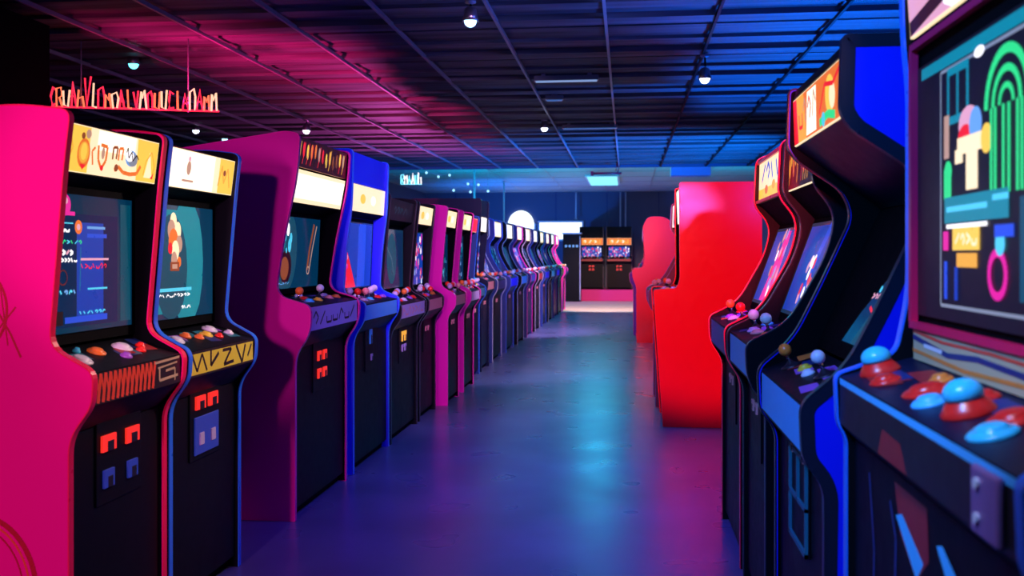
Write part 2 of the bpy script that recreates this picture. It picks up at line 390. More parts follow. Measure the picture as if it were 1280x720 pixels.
def sc_blueart(a, r):
    a.rect(.04, .04, .96, .96, G_DBLUE); a.stroke([(.75, .95), (.6, .5), (.55, .05)], .06, G_BLUE)
    for i in range(18): a.disc(.4 + r.random() * .35, .08 + r.random() * .6, .018, r.choice([G_PINK, G_WHITE, G_RED, G_CYAN]), 1, 1.3, 9)
def sc_hood(a, r):         # dark blue leaning screen with small red and yellow sprites near the bottom
    a.rect(0, 0, 1, 1, INNER); a.poly([(.40, .03), (.97, .03), (.97, .80), (.70, .55), (.5, .25)], CRT); a.poly([(.55, .03), (.97, .03), (.97, .55), (.72, .40)], G_DTEAL); a.disc(.72, .18, .045, G_ORG); a.disc(.72, .18, .028, G_YEL); a.disc(.71, .19, .014, G_RED)
    a.stroke([(.60, .30), (.66, .27), (.74, .32)], .010, G_RED); a.disc(.77, .42, .012, G_PINK); a.disc(.70, .40, .012, G_DIM); a.disc(.64, .43, .010, G_CYAN)
    a.stroke([(.82, .52), (.90, .54)], .010, G_MAG); a.disc(.85, .3, .012, G_RED)
    scrib(a, .56, .36, .68, .40, 3, [G_PINK], .006, r)
    for i in range(5): a.disc(.75 + r.random() * .2, .4 + r.random() * .2, .008, r.choice([G_CYAN, G_MAG, G_DIM]))
class Shifted:
    """the same drawing calls, moved into a narrower picture area"""
    def __init__(s, a, u0, ku): s.a = a; s.f = lambda u: u0 + u * ku
    def rect(s, u0, v0, u1, v1, m): s.a.rect(s.f(u0), v0, s.f(u1), v1, m)
    def disc(s, u, v, *k, **w): s.a.disc(s.f(u), v, *k, **w)
    def stroke(s, p, w, m): s.a.stroke([(s.f(u), v) for u, v in p], w, m)
    def ring(s, u, v, *k, **w): s.a.ring(s.f(u), v, *k, **w)
def sc_game(a, r):         # big bright game picture: teal ledges, pale figure, green arch, tan blocks
    a.rect(.0, .0, 1, 1, A_BLK); a.stroke([(.05, .965), (.95, .965)], .022, G_TEAL)
    a = Shifted(a, .215, .93)
    b = .055
    a.stroke([(b - .02, b), (.82, b), (.82, .93), (b - .02, .93), (b - .02, b)], .006, G_GREY)
    a.rect(.10, .72, .30, .93, G_TEAL); a.rect(.12, .75, .19, .90, A_BLK); a.rect(.21, .75, .28, .90, A_BLK)
    a.disc(.39, .93, .012, G_WHITE, 2, .8)
    a.rect(.07, .60, .12, .76, G_DIM); a.rect(.07, .45, .14, .56, G_GREEN); a.disc(.11, .55, .02, G_GREEN)
    a.disc(.30, .70, .045, G_PINK, 1.1, .7); a.disc(.27, .66, .035, G_RED, 1, .6); a.disc(.36, .69, .03, G_SKYB); a.rect(.20, .60, .44, .66, G_CREAM); a.disc(.45, .63, .025, G_YEL)
    a.rect(.28, .47, .38, .60, G_CREAM); a.rect(.18, .57, .25, .62, G_CREAM)
    for q, w in ((.085, .016), (.055, .012), (.028, .01)): a.ring(.60, .72, q, w, G_GREEN, 0, 180, 16)
    for u in (.49, .52, .58, .62, .68, .71): a.stroke([(u, .72), (u, .44)], .010, G_GREEN)
    a.rect(.08, .36, .62, .455, G_TEAL); a.rect(.10, .40, .46, .42, G_CYAN); a.rect(.10, .34, .46, .355, G_WHITE); a.rect(.5, .42, .62, .44, G_CYAN)
    a.rect(.16, .26, .40, .34, G_YEL); scrib(a, .18, .28, .38, .32, 4, [G_CREAM], .006, r); a.rect(.20, .20, .38, .25, G_GOLD)
    a.rect(.07, .26, .12, .33, G_MAG); a.rect(.08, .08, .11, .22, G_BLUE); a.rect(.18, .08, .21, .2, G_DBLUE)
    a.ring(.54, .18, .035, .014, G_MAG); a.disc(.56, .28, .02, G_CYAN); a.rect(.52, .30, .66, .34, G_BLUE)
    a.rect(.70, .10, .80, .42, G_DTEAL)

def pf_stripes(m1, m2=None, back=A_BLK):
    def fn(a, r):
        a.rect(0, 0, 1, 1, back)
        for i in range(13):
            u = .02 + i * .05; a.stroke([(u + .045, .97), (u + .015, .04)], .016, m1); a.stroke([(u, .95), (u + .03, .1)], .008, m1)
        mm = m2 or m1
        a.stroke([(.66, .9), (.98, .95)], .008, mm); a.stroke([(.70, .7), (.95, .78)], .006, mm); a.stroke([(.72, .7), (.72, .25), (.96, .3)], .009, mm); a.stroke([(.80, .55), (.92, .58), (.92, .12)], .008, mm)
    return fn
def pf_zig(m1, back):
    def fn(a, r):
        a.rect(0, 0, 1, 1, back)
        a.stroke([(.03, .85), (.10, .2), (.17, .85), (.24, .15)], .012, A_BLK); a.stroke([(.30, .9), (.30, .3), (.42, .75)], .014, A_BLK)
        a.stroke([(.48, .8), (.62, .8), (.50, .2), (.66, .25)], .012, A_BLK); a.stroke([(.70, .9), (.80, .1), (.86, .85)], .014, A_BLK); a.stroke([(.9, .3), (.97, .8)], .012, A_BLK)
        a.rect(0, .90, 1, 1, A_BLK); a.rect(0, 0, 1, .08, A_BLK)
    return fn
def pf_word(m1, back):
    def fn(a, r):
        a.rect(0, 0, 1, 1, back); scrib(a, .05, .2, .95, .8, 7, [m1], .012, r)
    return fn
def pf_plain(back):
    def fn(a, r): a.rect(.01, .04, .99, .96, back)
    return fn

def cabinet(name, loc, rz, shape, w, label, group, side=BLACK, trim=TM_BLACK, body=BLACK, mq=mq_cream, sc=sc_teal, pf=None, hood_mq=None,
            coin='red2', detail=2, buttons=None, head_mat=None, sideart=None, inner=None, cat='arcade machine', lower_art=None, mqframe=None, border=0):
    S = SHAPES[shape]; D = S['D']; r = random.Random(hash(name) % 7 + int(loc[1] * 100))
    r = random.Random(int(loc[1] * 100) + 3)
    root = empty(name, loc, rz); tag(root, label, cat, group)
    yo = -D / 2
    Y = lambda f: -f + yo
    th = .02
    pts = fillet(S['out'], S['rad'])
    for sx in (-1, 1):
        mb = MB(); x1 = sx * w / 2; x0 = x1 - sx * th
        mb.prism([(Y(f), z) for f, z in pts], x0, x1, side)
        if border:
            q = [Vector(p) for p in pts]; n_ = len(q); ins = []
            for i in range(n_):
                a = q[i - 1]; b = q[(i + 1) % n_]; dd = (b - a).normalized(); ins.append(q[i] + Vector((-dd.y, dd.x)) * border)
            xx = x1 + sx * .0015
            for i in range(n_ - 2):
                f4 = [q[i], q[i + 1], ins[i + 1], ins[i]]
                mb.add([(xx, Y(c.x), max(c.y, .003)) for c in f4], [(0, 1, 2, 3)], TM_BLACK)
        if inner: mb.prism([(Y(f - .004) + 0, min(max(z, .004), 9)) for f, z in [(q[0] * .995, q[1] * .998) for q in pts]], x0 - sx * .002, x0, inner)
        if sideart and sx < 0:
            a = Art(mb, (x1, Y(-D), 0), (0, -D, 0), (0, 0, 1.7)); a.N = Vector((-1, 0, 0)); sideart(a, r)
        mb.build('side_panel', root)
        tb = MB(); fr = pts[:-2]; e = .004
        xa, xb = x1 + sx * .002, x0 - sx * .002
        off = []
        for i, p in enumerate(fr):
            a = Vector(fr[max(0, i - 1)]); b = Vector(fr[min(len(fr) - 1, i + 1)]); d = (b - a).normalized(); n = Vector((d.y, -d.x))
            off.append((p[0] + n.x * e, p[1] + n.y * e))
        vs = []
        for (f0, z0), (f1, z1) in zip(fr, off): vs += [(xa, Y(f0), max(z0, .002)), (xa, Y(f1), max(z1, .002)), (xb, Y(f1), max(z1, .002)), (xb, Y(f0), max(z0, .002))]
        fs = []
        for i in range(len(fr) - 1):
            for k in range(4): fs.append((i * 4 + k, i * 4 + (k + 1) % 4, i * 4 + 4 + (k + 1) % 4, i * 4 + 4 + k))
        tb.add(vs, fs, trim); tb.build('edge_molding', root)
    wi = w / 2 - th - .001
    def slab(nm, p, q, m, t=.014, inset=0.0, art=None, par=None, bevel=0):
        """panel between two (forward,height) points, thickness towards the inside"""
        a = Vector((p[0] - inset, p[1])); b = Vector((q[0] - inset, q[1])); d = (b - a).normalized(); n = Vector((-d.y, d.x))  # inward for an upward-running front
        A2, B2 = a + n * t, b + n * t
        mb = MB(); mb.prism([(Y(a.x), a.y), (Y(b.x), b.y), (Y(B2.x), B2.y), (Y(A2.x), A2.y)], -wi, wi, m)
        if art:
            O = Vector((-wi + .004, Y(a.x), a.y)); U = Vector((2 * wi - .008, 0, 0)); V = Vector((0, Y(b.x) - Y(a.x), b.y - a.y))
            ar = Art(mb, O + V * .02, U, V * .96)
            if ar.N.y > 0 and abs(ar.N.y) > .1: ar.N = -ar.N
            art(ar, r)
        return mb.build(nm, root if par is None else par)
    zk, pf_, zpb, zpt = S['zk'], S['pf'], S['zpb'], S['zpt']
    low = slab('lower_panel', (-.012, .05), (-.012, zk), body, art=lower_art)
    mb = MB(); mb.box(-wi, wi, Y(-.045), Y(-.06), .0, .05, INNER); mb.build('kick_plate', root)
    slab('panel_underside', (-.012, zk + .002), (pf_ - .002, zpb), body)
    slab('control_panel_front', (pf_, zpb), (pf_, zpt), body, art=pf)
    dk = S['deck']
    a0 = Vector((pf_, zpt)); a1 = Vector(dk); d = a1 - a0; ang = math.atan2(d.y, -d.x)
    mbk = MB(); n = Vector((-d.normalized().y, d.normalized().x))
    if n.y > 0: n = -n
    mbk.prism([(Y(a0.x), a0.y + .001), (Y(a1.x), a1.y), (Y(a1.x + n.x * .012), a1.y + n.y * .012), (Y(a0.x + n.x * .012 - .004), a0.y + n.y * .012)], -wi, wi, DARK if shape == 'big' else body)
    if detail >= 1:
        aa = Art(mbk, (-wi, Y(a0.x), a0.y + .001), (2 * wi, 0, 0), (0, Y(a1.x) - Y(a0.x), a1.y - a0.y))
        for _ in range(7):
            u, v = r.uniform(.08, .92), r.uniform(.25, .8); aa.poly([(u - .07, v - .1), (u + .06, v - .16), (u + .09, v + .12), (u - .03, v + .15)], r.choice([A_DKRED, NAVY, PURPLEP, A_ORG, TEAL] if shape != 'big' else [NAVY, A_DKRED, NAVY]))
    deck = mbk.build('control_deck', root)
    # controls
    def onp(x, t): q = a0 + d * t; return (x, Y(q.x), q.y + .002)
    if buttons is None:
        pal = [WHITEP, REDB, ORANGEP, YELLOWP, CYANP, PURPLEP, REDB, A_SALMON, A_LAV]
        buttons = [('s', -.30, .45, r.choice([REDB, WHITEP, ORANGEP]), A_BLK, .021), ('s', .12, .5, r.choice([REDB, WHITEP, CYANP]), A_BLK, .021)]
        for u, v_ in ((-.18, .35), (-.10, .55), (-.02, .35), (.24, .4), (.32, .6), (.39, .4), (-.40, .7)): buttons.append(('b', u, v_, r.choice(pal), .021))
        if detail >= 2: buttons += [('b', -.04, .8, WHITEP, .012), ('b', .03, .8, WHITEP, .012)]
        if loc[1] > 5 and loc[0] < 0:
            for u in (-.42, -.16, .0, .25): buttons.append(('s', u, r.uniform(.3, .7), r.choice([A_SALMON, WHITEP, REDB, A_LAV, ORANGEP]), A_BLK, .022))
        if shape == 'slanted' and detail < 2: buttons.append(('s', .36, .3, r.choice([A_SALMON, WHITEP, REDB]), A_BLK, .024))
    if shape == 'big': buttons = [(b[0], (b[1] + .5) * .918 - .5) + tuple(b[2:]) for b in buttons]
    for b in buttons:
        if b[0] == 'd':
            def fl():
                m_ = MB(); m_.lathe([(.040, -.003), (.040, .003), (.034, .012), (.026, .022), (.022, .026)], REDB, n=20); return m_.mesh('button')
            j = link('button', tmesh(('flare',), fl), root, onp(b[1] * w, b[2]), ang)
            def cp():
                m_ = MB(); m_.lathe([(.023, .024)] + [(max(.0005, .029 * math.cos(R(a_))), .030 + .022 * math.sin(R(a_))) for a_ in range(-20, 91, 11)], CYANP, n=20); return m_.mesh('button_cap')
            link('button_cap', tmesh(('cap',), cp), j, (0, 0, 0))
        elif b[0] == 's':
            j = link('joystick', stick_mesh(b[4]), root, onp(b[1] * w, b[2]), ang)
            rr = b[5] if len(b) > 5 else .019
            link('ball_top', ball_mesh(b[3], rr), j, (0, 0, .040 + rr * .6))
        else: link('button', button_mesh(b[3], b[4]), root, onp(b[1] * w, b[2]), ang)
    # monitor area
    b0, b1 = S['bz0'], S['bz1']
    bez = slab('bezel', b0, b1, INNER, t=.02)
    v = Vector(b1) - Vector(b0); c0 = Vector(b0) + v * .07; c1 = Vector(b0) + v * .95
    nn = Vector((v.normalized().y, -v.normalized().x)) * .006
    mb = MB(); sw = wi - .035; sr = sw - (.265 if shape == 'big' else 0)
    if shape == 'big': c0 = Vector((b0[0], b0[1] + .085)); c1 = Vector((b1[0], b1[1] - .045))
    mb.prism([(Y(c0.x + nn.x), c0.y + nn.y), (Y(c1.x + nn.x), c1.y + nn.y), (Y(c1.x), c1.y), (Y(c0.x), c0.y)], -sw, sr, GLASS)
    O = Vector((-sw, Y(c0.x + nn.x), c0.y + nn.y)); V = Vector((0, Y(c1.x) - Y(c0.x), c1.y - c0.y))
    ar = Art(mb, O, (sw + sr, 0, 0), V)
    if ar.N.y > 0: ar.N = -ar.N
    sc(ar, r); mb.build('screen', root)
    if shape == 'big':
        # bright red frame round the screen and printed strip below
        fb = MB(); z0, z1 = b0[1] + .072, b1[1] - .008; yy = Y(b0[0]) - .006; y2 = yy - .014
        for (xa, xb, za, zb) in ((-sw - .01, sr + .01, z1, z1 + .014), (-sw - .01, sr + .01, z0 - .014, z0), (-sw - .014, -sw + .004, z0, z1), (sr - .004, sr + .014, z0, z1)):
            fb.box(xa, xb, yy, y2, za, zb, TM_RED)
        fb.build('screen_frame', root)
        sb = MB(); sb.box(-sw, sr, Y(b0[0]) - .002, Y(b0[0]) - .014, b0[1] - .004, b0[1] + .056, A_BEIGE)
        ar = Art(sb, (-sw, Y(b0[0]) - .014, b0[1] - .004), (sw + sr, 0, 0), (0, 0, .060)); ar.N = Vector((0, -1, 0))
        ar.stroke([(0, .75), (.35, .45), (.6, .6), (1, .5)], .010, NAVY); ar.stroke([(0, .95), (.3, .8), (.7, .85), (1, .8)], .006, A_RED)
        ar.stroke([(0, .3), (.5, .15), (1, .3)], .007, A_ORG); ar.stroke([(.12, .55), (.3, .5)], .008, WHITEP)
        sb.build('instruction_strip', root)
    m0, m1 = S['m0'], S['m1']
    slab('speaker_panel', (b1[0], b1[1] + .002), (m0[0] - .002, m0[1] - .004), INNER if shape != 'hooded' else DARK)
    mm = slab('marquee', m0, m1, G_CREAM if mq not in (mq_dark,) else A_BLK, t=.03, art=mq)
    if mqframe:
        fb = MB(); yy = Y(m0[0]) - .003
        fb.box(-wi, wi, yy, yy - .010, m0[1] - .004, m0[1] + .010, mqframe); yy = Y(m1[0]) - .003; fb.box(-wi, wi, yy, yy - .010, m1[1] - .012, m1[1] + .004, mqframe)
        fb.build('marquee_frame', root)
    topf = m1
    if S['head']:
        if shape == 'curved': slab('upper_marquee', (m1[0], m1[1] + .012), S['head'], A_DKRED, art=hood_mq or mq_comic)
        else: slab('header_panel', (m1[0], m1[1] + .004), S['head'], head_mat or body)
        topf = S['head']
    zt_back = S['out'][-2][1] if len(S['out']) else 1.7
    mb = MB(); fb_ = -D
    tp = [q for q in S['out'] if q[1] > topf[1] - .001 and q[0] > -D + .12]
    pl = [(topf[0] - .004, topf[1] + .002)] + [(q[0] - .004, q[1] - .008) for q in tp if q[0] < topf[0] - .02] + [(-D + .03, zt_back - .010)]
    po = [(Y(f), z) for f, z in pl] + [(Y(f), z - .014) for f, z in reversed(pl)]
    mb.prism(po, -wi, wi, body if not head_mat else head_mat); mb.build('top_panel', root)
    mb = MB(); mb.box(-wi, wi, Y(-D + .004), Y(-D + .018), .02, zt_back - .03, body); mb.build('back_panel', root)
    # coin door
    if coin:
        kind = coin
        cw, ch = .27, .26; cz = zk - .245
        mb = MB(); yf = Y(-.012); mb.box(-cw / 2, cw / 2, yf - .006, yf, cz, cz + ch, body)
        cd = mb.build('coin_door', root, .003)
        def plate(x, z, m, pw=.08, ph=.050):
            p = MB(); p.box(x - pw / 2, x + pw / 2, yf - .014, yf - .006, z - ph / 2, z + ph / 2, m)
            p.box(x - pw * .16, x + pw * .30, yf - .0155, yf - .014, z - ph / 2, z + ph * .12, A_BLK)
            return p.build('coin_slot' if m is not COINBLUE else 'coin_return', cd, .003)
        if kind == 'red2':
            for x in (-.072, .072): plate(x, cz + ch * .72, COINRED); plate(x, cz + ch * .3, COINBLUE, .06, .055)
        elif kind == 'red4':
            for x in (-.045, .045):
                for z in (.7, .35): plate(x, cz + ch * z, COINRED, .055, .05)
        elif kind == 'orange':
            for x in (-.04, .04): plate(x, cz + ch * .72, G_GOLD, .05, .07); plate(x, cz + ch * .4, A_LAV, .05, .05)
        elif kind == 'plate':
            for x in (-.055, .055): plate(x, cz + ch * .82, COINRED)
            p = MB(); p.box(-.105, .105, yf - .012, yf - .006, cz + .02, cz + ch * .62, COINBLUE); pp = p.build('coin_return', cd, .003)
            for x in (-.05, .05):
                p = MB(); p.box(x - .018, x + .018, yf - .016, yf - .012, cz + .055, cz + .10, A_LAV); p.build('coin_return_flap', cd)
        elif kind == 'small':
            for x in (-.045, .045): plate(x, cz + ch * .7, A_SALMON, .04, .04)
        elif kind == 'blue':
            plate(-.02, cz + ch * .8, SKY, .05, .09); plate(0, cz + ch * .3, A_LAV, .035, .04)
        elif kind == 'door':
            fr = MB()
            for (xa, xb, za, zb) in ((-.13, .13, .245, .257), (-.13, .13, 0, .012), (-.13, -.118, 0, .257), (.118, .13, 0, .257), (-.13, .13, .12, .13), (-.006, .006, .12, .25)):
                fr.box(xa, xb, yf - .014, yf - .006, cz + za, cz + zb, TEAL)
            fr.build('door_frame', cd)
            for x in (-.08, .08): plate(x, cz + ch * .9 + .02, A_SALMON, .03, .03)
    return root

# ------------------------------------------------------------------ setting
def struct(o): o['kind'] = 'structure'; return o

def floor_mat():
    m = bpy.data.materials.new('polished_dark_concrete'); m.use_nodes = True; nt = m.node_tree; b = nt.nodes['Principled BSDF']
    tc = nt.nodes.new('ShaderNodeTexCoord'); n1 = nt.nodes.new('ShaderNodeTexNoise'); n1.inputs['Scale'].default_value = 1.6; n1.inputs['Detail'].default_value = 6
    cr = nt.nodes.new('ShaderNodeValToRGB'); cr.color_ramp.elements[0].position = .3; cr.color_ramp.elements[1].position = .75
    cr.color_ramp.elements[0].color = (.065, .07, .15, 1); cr.color_ramp.elements[1].color = (.11, .12, .24, 1)
    nt.links.new(tc.outputs['Object'], n1.inputs['Vector']); nt.links.new(n1.outputs['Fac'], cr.inputs['Fac']); nt.links.new(cr.outputs['Color'], b.inputs['Base Color'])
    n2 = nt.nodes.new('ShaderNodeTexNoise'); n2.inputs['Scale'].default_value = 3; n2.inputs['Detail'].default_value = 1
    nt.links.new(tc.outputs['Object'], n2.inputs['Vector'])
    mr = nt.nodes.new('ShaderNodeMapRange'); mr.inputs['To Min'].default_value = .24; mr.inputs['To Max'].default_value = .34
    nt.links.new(n2.outputs['Fac'], mr.inputs['Value']); nt.links.new(mr.outputs['Result'], b.inputs['Roughness'])
    b.inputs['Specular IOR Level'].default_value = .6
    return m
def slat_mat():
    m = bpy.data.materials.new('dark_ceiling_boards'); m.use_nodes = True; nt = m.node_tree; b = nt.nodes['Principled BSDF']
    tc = nt.nodes.new('ShaderNodeTexCoord'); mp = nt.nodes.new('ShaderNodeMapping'); mp.inputs['Scale'].default_value = (.8, 9, 9)
    n1 = nt.nodes.new('ShaderNodeTexNoise'); n1.inputs['Scale'].default_value = 1.2; n1.inputs['Detail'].default_value = 5
    cr = nt.nodes.new('ShaderNodeValToRGB'); cr.color_ramp.elements[0].position = .35; cr.color_ramp.elements[1].position = .7
    cr.color_ramp.elements[0].color = (.05, .05, .06, 1); cr.color_ramp.elements[1].color = (.17, .17, .19, 1)
    nt.links.new(tc.outputs['Object'], mp.inputs['Vector']); nt.links.new(mp.outputs['Vector'], n1.inputs['Vector']); nt.links.new(n1.outputs['Fac'], cr.inputs['Fac']); nt.links.new(cr.outputs['Color'], b.inputs['Base Color'])
    b.inputs['Roughness'].default_value = .6
    return m
FLOORM = floor_mat(); SLAT = slat_mat()
WALLM = mat('dark_blue_wall', (.08, .10, .20), .7)
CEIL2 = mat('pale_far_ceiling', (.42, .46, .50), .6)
CARPET = mat('pale_carpet', (.65, .50, .52), .8)
STEPM = mat('magenta_carpet', (.65, .03, .22), .8)
BARM = mat('ceiling_bar_metal', (.42, .38, .44), .4, .3)
CH = 2.62; CE = 14.5; CH2 = 3.14; BW = 28.5
LW, RW = -6.0, 3.2
mb = MB(); mb.box(LW, RW, -2.5, 21.8, -.1, 0, FLOORM); struct(mb.build('floor'))
mb = MB(); mb.box(LW, RW, 21.8, BW, -.1, .004, CARPET); struct(mb.build('floor_carpet'))
mb = MB(); mb.box(-2.6, RW, 27.0, BW, 0.004, .32, STEPM); struct(mb.build('trim_1', bevel=.02))
mb = MB(); mb.box(LW, RW, -2.5, CE, CH + .008, CH + .10, SLAT)
y = -2.4; k = 0
while y < CE - .2:
    wdt = .13 + .05 * ((k * 37) % 5) / 5
    mb.box(LW, RW, y, y + wdt, CH - .012 * (k % 3), CH + .03, SLAT); y += .30; k += 1
struct(mb.build('ceiling'))
for i, X in enumerate([-4.87, -4.28, -3.69, -3.1, -2.5, -1.90, -1.33, -.729, -.12, .49, 1.146, 1.75, 2.35]):
    mb = MB(); mb.box(X - .008, X + .008, -2.45, CE - .01, CH - .038, CH - .015, BARM if X < 0 else BLACK); struct(mb.build('trim_%d' % (i + 2)))
mb = MB(); mb.box(LW, RW, CE, CE + .08, CH - .03, CH2, WALLM); struct(mb.build('trim_20'))
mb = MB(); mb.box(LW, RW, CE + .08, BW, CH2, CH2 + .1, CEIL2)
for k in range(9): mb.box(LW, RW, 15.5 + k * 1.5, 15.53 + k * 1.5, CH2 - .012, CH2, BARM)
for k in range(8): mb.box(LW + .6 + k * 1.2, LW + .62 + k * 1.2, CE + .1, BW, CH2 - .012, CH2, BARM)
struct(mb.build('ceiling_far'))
mb = MB(); mb.box(LW, RW, BW, BW + .1, 0, CH2, WALLM)
for k in range(6): mb.box(LW + .9 + k * 1.5, LW + .93 + k * 1.5, BW - .015, BW, .32, CH2, NAVY)
struct(mb.build('wall_back'))
mb = MB(); mb.box(LW - .1, LW, -2.5, BW, 0, CH2, WALLM); struct(mb.build('wall_left'))
mb = MB(); mb.box(RW, RW + .1, -2.5, BW, 0, CH2, WALLM); struct(mb.build('wall_right'))
mb = MB(); mb.box(LW, RW, -2.6, -2.5, 0, CH2, WALLM); struct(mb.build('wall_front'))
mb = MB(); mb.box(-3.95, lateral(62, 5.1), 4.5, 5.1, 0, CH - .05, INNER); struct(mb.build('wall_pillar'))
# bright windows at the far end
FRM = mat('white_window_frame', (.7, .72, .8), .4)
WIN = glow('bright_window_light', (.80, .93, 1.0), 1.9)
def window(name, x0, x1, z0, z1, Yp, arch=False):
    m = MB()
    if arch:
        n = 14; pts = [(x0, z0), (x1, z0)] + [((x0 + x1) / 2 + (x1 - x0) / 2 * math.cos(math.pi * k / n), z0 + (z1 - z0) * (.35 + .65 * math.sin(math.pi * k / n))) for k in range(n + 1)]
        vs = [(x, Yp, z) for x, z in pts] + [(x, Yp + .04, z) for x, z in pts]; n2 = len(pts)
        m.add(vs, [list(range(n2))] + [list(range(2 * n2 - 1, n2 - 1, -1))] + [(i, n2 + i, n2 + (i + 1) % n2, (i + 1) % n2) for i in range(n2)], WIN)
    else: m.box(x0, x1, Yp, Yp + .04, z0, z1, WIN)
    o = struct(m.build(name)); f = MB()
    for a, b, c, d in ((x0 - .05, x1 + .05, z0 - .05, z0), (x0 - .05, x0, z0, z1 * .98 if not arch else z0 + .3), (x1, x1 + .05, z0, z1 if not arch else z0 + .3)): f.box(a, b, Yp - .02, Yp + .04, c, d, FRM)
    if not arch: f.box(x0 - .05, x1 + .05, Yp - .02, Yp + .04, z1, z1 + .05, FRM)
    f.build('window_frame', o)
xa, xb = lateral(674, 28.3), lateral(727, 28.3)
window('window_1', xa, xb, H + (VPY - 299) / F * 28.4, H + (VPY - 278) / F * 28.4, 28.44)
xa, xb = lateral(634, 28.3), lateral(667, 28.3)
window('window_2', xa, xb, H + (VPY - 292) / F * 28.5, H + (VPY - 263) / F * 28.5, 28.44, True)

# ------------------------------------------------------------------ left row
X0 = 1.587
def left(name, Z0, Z1, shape, label, group='arcade machines in the long left row', dx=0, **kw):
    D = SHAPES[shape]['D']; w = Z1 - Z0
    return cabinet(name, (-X0 + dx - D / 2, (Z0 + Z1) / 2, 0), R(90), shape, w, label, group, **kw)
def zl(px): return depth(px, -X0)
def art_pink(a, r):
    L = A_CRIMSON
    # hoops and trailing lines of the side decal
    a.ring(.66, .10 + .08, .22, .016, L, -80, 80, 22, .8, 1.0); a.ring(.64, .18, .19, .005, L, -80, 80, 22, .8, 1.0)
    a.ring(.65, .18, .205, .006, A_RED, -80, 80, 22, .8, 1.0)
    a.ring(.62, .66, .13, .008, L, -90, 90, 20, .9, 1.0); a.ring(.60, .67, .10, .005, L, -90, 70, 20, .9, 1.0)
    a.stroke([(.60, .72), (.70, .68), (.78, .62), (.82, .58)], .006, L); a.stroke([(.60, .58), (.72, .62), (.80, .665)], .005, L)
    a.stroke([(.62, .76), (.74, .70), (.77, .60)], .004, L); a.ring(.35, .42, .22, .012, L)
left('pink_arcade_cabinet', zl(85), zl(207), 'classic', 'pink-sided arcade machine with a yellow fruit-coloured marquee, nearest in the left row',
     side=PINK, trim=TM_RED, mq=mq_fruit, sc=sc_text, pf=pf_stripes(A_RED, A_BEIGE), coin='red2', sideart=art_pink, inner=INNER,
     buttons=[('b', -.34, .45, WHITEP, .030), ('b', -.10, .62, ORANGEP, .024), ('b', .16, .62, WHITEP, .028), ('b', .02, .3, PURPLEP, .016), ('b', .24, .4, REDB, .014), ('b', .32, .55, REDB, .014), ('b', -.22, .75, CYANP, .010)])
left('arcade_cabinet', zl(211), zl(300), 'classic', 'black arcade machine with blue edging and a yellow and black zigzag control panel front',
     trim=TM_BLUE, mq=mq_pale, sc=sc_golem, pf=pf_zig(A_YEL, A_YEL), coin='plate',
     buttons=[('b', -.32, .5, WHITEP, .026), ('b', -.14, .6, ORANGEP, .018), ('b', -.05, .45, ORANGEP, .016), ('b', .08, .5, YELLOWP, .022), ('b', .26, .7, WHITEP, .026), ('b', .35, .4, WHITEP, .016), ('b', .17, .35, REDB, .014)])
left('magenta_arcade_cabinet', zl(368), zl(433), 'curved', 'tall magenta-sided arcade machine with a comic strip above its bright cream marquee',
     side=MAGENTA, trim=TM_MAG, mq=mq_cream, sc=sc_round, pf=pf_word(A_BLK, A_LAV), coin='red4', inner=INNER)
left('blue_arcade_cabinet', zl(441), zl(486), 'tall', 'tall blue-sided arcade machine with a plain blue header and light blue control panel front',
     side=BLUE, trim=TM_BLUE, mq=mq_yellow, sc=sc_tri, pf=pf_plain(SKY), coin='blue', head_mat=BLUE)
left('arcade_cabinet', zl(488), zl(521), 'classic', 'all-black arcade machine with an unlit marquee beside the tall blue one',
     trim=TM_BLACK, mq=mq_dark, sc=sc_dark, pf=pf_word(A_SALMON, A_LAV), coin='orange')
left('arcade_cabinet', zl(524), zl(544), 'classic', 'black arcade machine with a slanted yellow marquee and busy purple screen art',
     trim=TM_BLACK, mq=mq_yellow, sc=sc_busy, pf=pf_plain(A_SALMON), coin='small')
left('magenta_arcade_cabinet', zl(549), zl(564), 'classic', 'narrow magenta-sided arcade machine, the nearer of the two side by side',
     side=MAGENTA, dx=.07, trim=TM_MAG, mq=mq_yellow, sc=sc_teal, pf=pf_plain(A_SALMON), coin='small', inner=INNER, detail=1)
left('magenta_arcade_cabinet', zl(570), zl(583), 'classic', 'narrow magenta-sided arcade machine, the farther of the two side by side',
     side=MAGENTA, dx=.07, trim=TM_MAG, mq=mq_yellow, sc=sc_teal, pf=pf_plain(A_LAV), coin='small', inner=INNER, detail=1)
left('arcade_cabinet', zl(588), zl(599), 'classic', 'dark arcade machine with a small red marquee just past the magenta pair',
     side=NAVY, trim=TM_BLUE, mq=lambda a, r: a.rect(0, 0, 1, 1, G_RED), sc=sc_teal, pf=pf_plain(TEAL), coin='small', detail=1)
left('arcade_cabinet', zl(601.5), zl(611), 'tall', 'tall navy arcade machine standing head and shoulders over the far left row',
     side=DARK, trim=TM_BLACK, mq=mq_white, sc=sc_busy, pf=pf_plain(A_SALMON), coin='small', detail=1, body=DARK)
Z = zl(611) + .30
far = [('navy', NAVY, mq_white, NAVY), ('navy', NAVY, mq_cream, BLUE), ('black', BLACK, mq_white, SKY),
       ('navy', NAVY, mq_cream, NAVY), ('black', BLACK, mq_cream, A_DKRED), ('navy', NAVY, mq_white, BLUE),
       ('black', BLACK, mq_cream, A_LAV), ('navy', NAVY, mq_cream, BLUE), ('black', BLACK, mq_white, A_ORG), ('purple', MAGENTA, mq_cream, NAVY)]
ordn = ['first', 'second', 'third', 'fourth', 'fifth', 'sixth', 'seventh', 'eighth', 'ninth', 'tenth']
